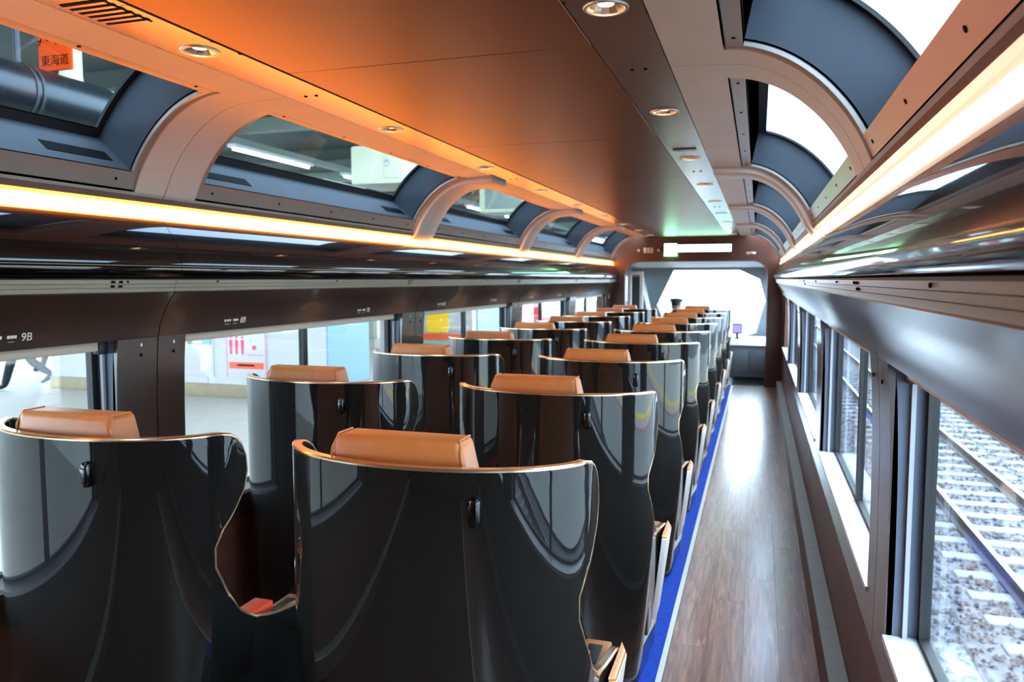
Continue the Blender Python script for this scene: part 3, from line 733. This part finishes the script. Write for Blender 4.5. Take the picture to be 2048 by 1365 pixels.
def walking(ph, h=1.0):
    J = {'pelvis': (0,0,.94), 'waist': (0,.01,1.10), 'chest': (0,.02,1.36), 'neck': (0,.03,1.50), 'head': (0,.045,1.61), 'crown': (0,.04,1.70)}
    for s, sx, a in (('L',-1,ph), ('R',1,-ph)):
        J['hip'+s] = (sx*.095, 0, .90); kn = math.radians(a); kb = math.radians(max(0, -a)*1.5+4)
        kx = (sx*.10, .43*math.sin(kn), .90-.43*math.cos(kn)); aa = kn-kb
        an = (sx*.10, kx[1]+.42*math.sin(aa), kx[2]-.42*math.cos(aa))
        J['knee'+s] = kx; J['ankle'+s] = an; pt = .0 if a >= 0 else -.09
        J['ball'+s] = (sx*.105, an[1]+.11, an[2]-.045+pt*.6); J['toe'+s] = (sx*.105, an[1]+.185, an[2]-.05+pt)
        ar = math.radians(-a*.8)
        J['sh'+s] = (sx*.19, .02, 1.40); e = (sx*.23, .02+.28*math.sin(ar), 1.40-.28*math.cos(ar)); wv = (sx*.24, e[1]+.25*math.sin(ar+.35), e[2]-.25*math.cos(ar+.35))
        J['el'+s] = e; J['wr'+s] = wv; dd = Vector(wv)-Vector(e); dd.normalize(); J['palm'+s] = tuple(Vector(wv)+dd*.055); hand_joints(J, s, sx, dd)
    lo = min(J[k][2] for k in J)-.032
    return {k: (v[0]*h, v[1]*h, (v[2]-lo)*h) for k, v in J.items()}
def seated():
    J = {'pelvis': (0,0,.54), 'waist': (0,-.01,.70), 'chest': (0,.0,.93), 'neck': (0,.02,1.06), 'head': (0,.035,1.16), 'crown': (0,.03,1.25)}
    for s, sx in (('L',-1), ('R',1)):
        J['hip'+s] = (sx*.10,.03,.53); J['knee'+s] = (sx*.13,.43,.52); J['ankle'+s] = (sx*.13,.40,.10); J['ball'+s] = (sx*.13,.51,.045); J['toe'+s] = (sx*.13,.585,.035)
        J['sh'+s] = (sx*.19,.0,.97); J['el'+s] = (sx*.25,.10,.72); J['wr'+s] = (sx*.20,.33,.68); J['palm'+s] = (sx*.20,.385,.675); hand_joints(J, s, sx, (0,1,-.1))
    return J
PZ = -.30
st = empty('driver_stool', (-1.42, 14.30, -.008)); tag(st, 'dark driver stool under the uniformed person in the cab', 'stool')
B(-.24, .24, -.22, .26, .34, .42).build('seat_cushion', M_leather_dk, st, bevel=.02); B(-.20, .20, -.27, -.215, .46, .78).build('backrest', M_leather_dk, st, bevel=.02)
MB().tube([(0,0,.0),(0,0,.37)], .05, 14).build('pedestal', M_cabdark, st); MB().lathe([(.2,0),(.2,.02),(.06,.04),(.001,.04)]).build('foot', M_cabdark, st); B(-.03,.03,-.235,-.19,.40,.50).build('back_bracket', M_cabdark, st)
person('person', seated(), RADS, {'top': M_navy, 'legs': M_navy}, (-1.42, 14.36, .045), 0, 'person in dark uniform and peaked cap seated in the driver cab', cap=True)
person('person', walking(19), RADS, {'top': M_navy, 'legs': M_navy}, (-12.85, 10.75, PZ), math.radians(125), 'person in dark suit striding along the platform, nearest the stair wall corner')
person('person', walking(-20, 1.02), RADS, {'top': M_hair, 'legs': M_hair}, (-14.6, 13.0, PZ), math.radians(120), 'person in black coat walking behind the one in dark suit')
person('person', walking(12, .98), RADS, {'top': M_navy, 'legs': M_navy}, (-15.4, 14.8, PZ), math.radians(110), 'person in navy clothes walking farthest from the train')

# ------------------------------------------------------------------ station platform on the left
plat = tag(B(-24, -2.62, -14, 46, -1.5, PZ-.012).build('platform_floor', M_white), 'pale tiled station platform floor outside the left windows', 'platform', kind='structure')
tile = None
for i in range(9):
    for j in range(24):
        xa, ya = -3.62-1.2*i-1.2, -4+1.2*j
        if tile is None: tile = B(.004, 1.196, .004, 1.196, -.014, 0).build('paving_slab', M_concrete, plat); tile.location = (xa, ya, PZ)
        else: inst(tile, (xa, ya, PZ), plat)
B(-24, -14.42, -14, 46, PZ-.014, PZ).build('paving_field', M_concrete, plat)
B(-3.61, -3.31, -14, 46, PZ-.012, PZ+.004).build('tactile_strip', M_yellow, plat); B(-3.30, -2.76, -14, 46, PZ-.012, PZ).build('edge_paving', M_concrete, plat); B(-2.75, -2.62, -14, 46, PZ-.012, PZ+.001).build('edge_line', M_pink, plat)
B(-24, -21.0, -14, 46, PZ, PZ+.002).build('far_strip', mat('far_ochre', (214, 160, 90), .7), plat)
# stair housing with posters
M_stair = mat('stair_panel_white', (176, 174, 170), .5, var=(5, .03))
SH = empty('stair_housing', (0, 0, PZ)); tag(SH, 'white panelled stair housing with stone plinth on the platform', 'building')
HX0, HX1, HY0, HY1 = -12.4, -6.63, 11.0, 12.4
B(HX0, HX1, HY0, HY1, .0, 3.6).build('core', M_stair, SH)
B(HX0-.03, HX1+.03, HY0-.03, HY1+.03, 0, .22).build('plinth', mat('stone_plinth', (140, 124, 96), .7, var=(6, .1)), SH, bevel=.01)
nx = 5; pw = (HX1-HX0)/nx
for i in range(nx):
    for z0, z1 in ((.225, 1.05), (1.055, 1.88), (1.885, 2.7), (2.705, 3.55)):
        B(HX0+pw*i+.004, HX0+pw*(i+1)-.004, HY0-.014, HY0, z0, z1).build('panel', M_stair, SH)
for j in range(1):
    for z0, z1 in ((.225, 1.88), (1.885, 3.55)): B(HX1, HX1+.014, HY0+1.4*j+.004, HY0+1.4*(j+1)-.004, z0, z1).build('panel', mat('pale_blue_panel', (104, 138, 176), .5), SH)
def poster(x, z, wd, ht, label):
    t = empty('poster', (x, HY0-.0145, z+PZ)); tag(t, label, 'poster'); B(-wd/2, wd/2, -.012, 0, 0, ht).build('sheet', mat('poster_white', (186, 180, 182), .4), t, bevel=.003); return t
def flat(par, name, m, loop):
    MB().prism(loop, -.0145, -.0118).build(name, m, par)
def rct(x0, x1, z0, z1): return [(x0,z0),(x1,z0),(x1,z1),(x0,z1)]
PK = mat('poster_pink', (206, 50, 96), .5); OR = mat('poster_orange', (220, 76, 20), .5); TL = mat('poster_teal', (60, 120, 134), .5); YE = mat('poster_yellow', (232, 184, 10), .5); PLK = mat('poster_pale_pink', (196, 120, 140), .5)
p1 = poster(-8.15, .34, .80, 1.1, 'white poster with three pink figures and orange band on stair housing')
flat(p1, 'border', PLK, rct(-.39, -.37, .02, 1.08)); flat(p1, 'border', PLK, rct(.37, .39, .02, 1.08)); flat(p1, 'orange_band', OR, rct(-.34, .34, .16, .27))
flat(p1, 'text_line', mat('poster_white', (186, 180, 182)), rct(-.18, .16, .205, .235))
for i in range(3):
    x = -.30+.115*i
    flat(p1, 'figure', PK, [(x-.035,.62),(x-.02,.40),(x+.02,.40),(x+.035,.62),(x+.03,.645),(x-.03,.645)]); flat(p1, 'figure_head', PK, [(x+.024*math.cos(a*math.pi/5), .69+.024*math.sin(a*math.pi/5)) for a in range(10)])
flat(p1, 'emblem', PK, [(.16+.045*math.cos(a*math.pi/5), .52+.04*math.sin(a*math.pi/5)) for a in range(10)]); flat(p1, 'text_line', PLK, rct(.02, .33, .385, .405))
for a in (0, 1): flat(p1, 'text_line', PK, rct(.02+.2*a, .13+.2*a, .85, .88))
p2 = poster(-9.28, .34, .95, 1.25, 'white poster with teal picture of a figure raising both arms')
flat(p2, 'picture', TL, rct(-.44, .44, .55, 1.2))
def tflat(par, name, m, loop): MB().prism(loop, -.018, -.0144).build(name, m, par)
tflat(p2, 'figure', mat('poster_white', (186, 180, 182)), [(.06,.57),(.24,.57),(.25,.75),(.32,.92),(.30,.98),(.25,.95),(.20,.82),(.10,.82),(.05,.95),(0,.98),(-.02,.92),(.05,.75)])
tflat(p2, 'figure_hair', M_hair, [(.15+.06*math.cos(a*math.pi/5), .93+.06*math.sin(a*math.pi/5)) for a in range(10)])
for x, z in ((-.12, .62), (-.38, .82)): tflat(p2, 'yellow_spot', YE, [(x+.09*math.cos(a*math.pi/6), z+.09*math.sin(a*math.pi/6)) for a in range(12)])
# kiosk with yellow column and striped front
KX, KY = -5.75, 15.4
ks = empty('kiosk', (0, 0, PZ)); tag(ks, 'platform kiosk with yellow column sign and orange and green stripes', 'kiosk')
B(KX-2.2, KX, KY, KY+4.6, 0, 2.9).build('body', M_stair, ks)
B(KX-1.9, KX, KY-.03, KY, .90, 2.8).build('header_panel', M_stair, ks); B(KX-1.05, KX-.55, KY-.05, KY-.03, .86, 2.7).build('yellow_sign', YE, ks)
B(KX-1.2, KX-.02, KY-.05, KY, .70, .83).build('orange_stripe', OR, ks); B(KX-1.2, KX-.22, KY-.05, KY, .56, .63).build('green_stripe', mat('stripe_green', (20, 176, 140), .5), ks)
B(KX, KX+.03, KY+.2, KY+2.2, .1, 2.6).build('side_panel', mat('pale_blue_panel', (104, 138, 176)), ks)
for i in range(4):
    B(KX, KX+.04, KY+2.3+.56*i, KY+2.82+.56*i, .6, 2.3).build('shelf_front', mat('kiosk_%d' % i, ((226, 190, 180), (190, 200, 206), (220, 120, 130), (206, 210, 190))[i], .5), ks)
# far wall panels along the platform
for k in range(4):
    vm = empty('vending_machine', (-6.2, 22.5+2.2*k, PZ)); tag(vm, '%s upright vending machine on the platform beyond the kiosk' % ('red', 'white')[k % 2], 'vending machine', 'vending machines beyond the kiosk')
    B(-.7, 0, 0, 1.1, .05, 1.85).build('cabinet', mat('machine_%d' % (k % 2), ((206, 60, 60), (222, 224, 226))[k % 2], .4), vm, bevel=.02)
    B(0, .012, .08, 1.02, .85, 1.72).build('display_window', mat('machine_display', (196, 210, 214), .2), vm); B(0, .012, .15, .95, .2, .42).build('delivery_flap', M_gasket, vm); B(-.65, -.05, .05, 1.05, 0, .05).build('feet', M_black, vm)
# canopy over the platform
can = tag(B(-20, -2.75, -14, 46, 4.30, 4.40).build('canopy_roof', M_canopy), 'dark green-grey canopy roof over the left platform', 'canopy')
for j in range(20):
    o = B(-20, -2.8, -.08, .08, 4.08, 4.30).build('cross_beam', M_beam if j % 3 == 0 else M_canopy, can) if j < 2 else inst(ob_prev[j % 2], (0,0,0), can)
    if j == 0: ob_prev = [None, None]
    if j < 2: ob_prev[j] = o
    o.location = (0, -13+3.0*j, 0)
for x in (-3.3, -5.2, -8.5, -12): B(x-.07, x+.07, -14, 46, 3.98, 4.09).build('long_beam', M_beam, can)
B(-4.3, -4.24, -14, 46, 3.55, 3.61).build('conduit', M_beam, can); B(-4.55, -4.52, -14, 46, 3.4, 3.43).build('conduit', M_cabdark, can)
for j in range(8):
    B(-4.29, -4.25, -12+7*j, -11.96+7*j, 3.6, 4.0).build('conduit_hanger', M_cabdark, can); B(-4.55, -4.52, -12+7*j, -11.97+7*j, 3.42, 4.0).build('conduit_hanger', M_cabdark, can)
for j in range(5):
    cl_ = empty('canopy_column', (-10.6, (-9, -3, 4, 20, 30)[j], PZ)); tag(cl_, 'pale steel column carrying the platform canopy', 'column', 'canopy columns')
    B(-.14, .14, -.14, .14, .3, 4.40).build('shaft', M_beam, cl_, bevel=.01); B(-.2, .2, -.2, .2, 0, .3).build('footing', M_concrete, cl_, bevel=.01)
for i, x in enumerate((-5.2, -8.5, -12)):
    for j in range(11):
        if i == 0 and j in (3, 4): continue
        lf = empty('fluorescent_lamp', (x, -11+3.7*j, 3.98)); tag(lf, 'long white fluorescent lamp under the platform canopy', 'lamp', 'canopy lamps')
        B(-.09, .09, 0, 2.4, -.06, 0).build('housing', M_white, lf, bevel=.01); MB().tube([(0,.05,-.085),(0,2.35,-.085)], .022, 10).build('tube', M_tube, lf)
# hanging orange sign, loudspeaker tube, cream boxes
os_ = empty('hanging_sign', (-4.05, 3.72, 2.95)); tag(os_, 'small orange hanging sign with black lettering above the left skylight', 'sign')
B(-.125, .125, -.008, .008, 0, .30).build('board', mat('sign_orange', (226, 66, 0), .6, spec=.1), os_, bevel=.003)
Rt = Matrix(((1,0,0,0),(0,0,1,0),(0,1,0,0),(0,0,0,1)))
Rt = Matrix.Rotation(math.radians(90), 4, 'X')
text_mesh('lettering', '\u6771\u6d77\u9053', .072, M_black, os_, Matrix.Translation((0,-.0092,.055)) @ Rt); text_mesh('lettering', '9\u30fb10', .085, M_black, os_, Matrix.Translation((-.03,-.0092,.175)) @ Rt)
for dx in (-.09, .09): MB().tube([(dx,0,.298),(dx,0,1.11)], .008, 8).build('hanger_rod', M_cabdark, os_)
ls = empty('loudspeaker', (-4.05, 3.02, 2.765)); tag(ls, 'dark glossy cylindrical housing hanging over the platform', 'loudspeaker')
cyl = MB()
rows = []
for yv, rr in ((0,.13),(.02,.155),(.05,.16),(1.0,.16),(1.06,.15),(1.09,.12)): rows.append([(rr*math.cos(2*math.pi*j/28), yv, rr*math.sin(2*math.pi*j/28)) for j in range(28)])
cyl.loft(rows).build('casing', mat('housing_dark', (22, 25, 28), .32), ls, smooth=True)
for yv in (.42, .46):
    MB().loft([[(.166*math.cos(2*math.pi*j/28), yv+t_, .166*math.sin(2*math.pi*j/28)) for j in range(28)] for t_ in (0, .018)]).build('strap', M_cabdark, ls, smooth=True)
MB().tube([(0,.44,.15),(0,.44,1.32)], .02, 10).build('hanger', M_cabdark, ls)
hu = empty('cream_fitting', (-4.5, 4.35, 2.86)); tag(hu, 'cream rounded fitting with pipes behind the dark cylinder', 'fitting')
B(-.16, .16, -.2, .2, .0, .16).build('box', M_cream, hu, bevel=.03); MB().tube([(0,-.1,.14),(0,-.1,.55),(0,-.3,.62)], .085, 14).build('duct', M_cream, hu, smooth=True); MB().tube([(.05,.2,.08),(.05,.42,.06)], [.07,.035], 12).build('nozzle', M_white, hu, smooth=True); B(-.04,.04,-.3,-.1,.55,1.24).build('bracket', M_beam, hu)
eb = empty('cream_cabinet', (-3.92, 7.6, 2.72)); tag(eb, 'cream metal equipment cabinet hanging under the canopy beyond the second left skylight', 'cabinet')
B(-.33, .33, 0, .7, .0, .42).build('box', M_cream, eb, bevel=.03); B(.08, .30, -.012, 0, .06, .36).build('door', M_cream, eb, bevel=.004); B(.10, .13, -.03, -.012, .19, .25).build('handle', M_alu, eb, bevel=.003)
for dx in (-.25, .25): B(dx-.02, dx+.02, .3, .36, .40, 1.58).build('hanger', M_beam, eb)
eb2 = empty('cream_cabinet', (-3.75, 11.4, 2.72)); tag(eb2, 'second cream hanging cabinet farther along the canopy', 'cabinet')
B(-.4, .4, 0, .6, .0, .45).build('box', M_cream, eb2, bevel=.03); B(-.3, .3, -.01, 0, .06, .39).build('door', M_beam, eb2, bevel=.004); B(-.02, .02, .2, .26, .44, 1.58).build('hanger', M_beam, eb2)

# ------------------------------------------------------------------ tracks on the right
gr = MB(); rows = []
ZB = -1.56
grd = tag(B(-30, 40, -30, 120, ZB-.4, ZB-.02).build('ground', M_ballast), 'grey stone ballast bed beside the train', 'ground', kind='structure')
def track(xc, label):
    t = empty('railway_track', (xc, 0, 0)); tag(t, label, 'railway track')
    for sx in (-1, 1):
        x = sx*.533
        rp = [(-.065,-1.555),(.065,-1.555),(.065,-1.545),(.012,-1.530),(.009,-1.440),(.032,-1.425),(.032,-1.402),(.028,-1.40),(-.028,-1.40),(-.032,-1.402),(-.032,-1.425),(-.009,-1.440),(-.012,-1.530),(-.065,-1.545)]
        rl = MB().prism([(x+a, b) for a, b in rp], -8, 60).build('rail', M_rust, t)
        B(x-.027, x+.027, -8, 60, -1.402, -1.3985).build('running_face', M_rail, rl)
    sl = None
    for j in range(90):
        yy = -6+.62*j
        if sl is None: sl = B(-1.0, 1.0, -.12, .12, -1.66, -1.556).build('sleeper', M_sleeper, t, bevel=.015, seg=1); sl.location = (0, yy, 0)
        else: inst(sl, (0, yy, 0), t)
    return t
track(3.155, 'railway track with bright rails and concrete sleepers next to the right windows')
track(5.27, 'second railway track beyond the nearer one')
# loose ballast stones
me = MB(); rnd = random.Random(3)
def stone(x, y, z, r_):
    n = len(me.v); pts = []
    for (a, b, c) in ((1,0,0),(-1,0,0),(0,1,0),(0,-1,0),(0,0,1),(0,0,-.6)):
        k = r_*rnd.uniform(.7, 1.25); pts.append((x+a*k, y+b*k, z+c*k*.8))
    rot = rnd.uniform(0, 6.28); cs, sn_ = math.cos(rot), math.sin(rot)
    me.v += [(x+(p[0]-x)*cs-(p[1]-y)*sn_, y+(p[0]-x)*sn_+(p[1]-y)*cs, p[2]) for p in pts]
    for q in ((0,2,4),(2,1,4),(1,3,4),(3,0,4),(2,0,5),(1,2,5),(3,1,5),(0,3,5)): me.cur = rnd.choice((0,0,1,2)); me.face([n+i for i in q])
def on_sleeper(x, y):
    dy = (y+6) % .62; dy = min(dy, .62-dy)
    return dy < .13 and (2.12 < x < 4.19 or 4.25 < x < 6.3)
cnt = 0
while cnt < 26000:
    x = rnd.uniform(.9, 6.4); y = rnd.uniform(3, 30) if rnd.random() < .85 else rnd.uniform(-5, 3)
    if y > 12 and rnd.random() < .45: continue
    cnt += 1
    z = ZB+.0+rnd.uniform(-.03, .015)
    if on_sleeper(x, y): continue
    if abs(abs(x-3.155)-.533) < .08: z -= .03
    stone(x, y, z, rnd.uniform(.022, .045))
bo = me.build('ballast', [M_ballast, mat('ballast_dark', (62, 60, 64), .9), mat('ballast_brown', (112, 92, 84), .9)])
tag(bo, 'loose grey and brown ballast stones around the tracks', 'ballast', kind='stuff')
# opposite platform, seen only in the seats' reflections
p3 = tag(B(6.8, 14, -14, 40, -1.5, PZ-.01).build('opposite_platform', M_white), 'opposite station platform with yellow tactile line across the tracks', 'platform', kind='structure')
B(6.8, 14, -14, 40, PZ-.01, PZ).build('paving_field', M_concrete, p3); B(7.6, 8.0, -14, 40, PZ, PZ+.005).build('tactile_strip', M_yellow, p3); B(6.8, 6.95, -14, 40, PZ, PZ+.003).build('edge_line', M_pink, p3)
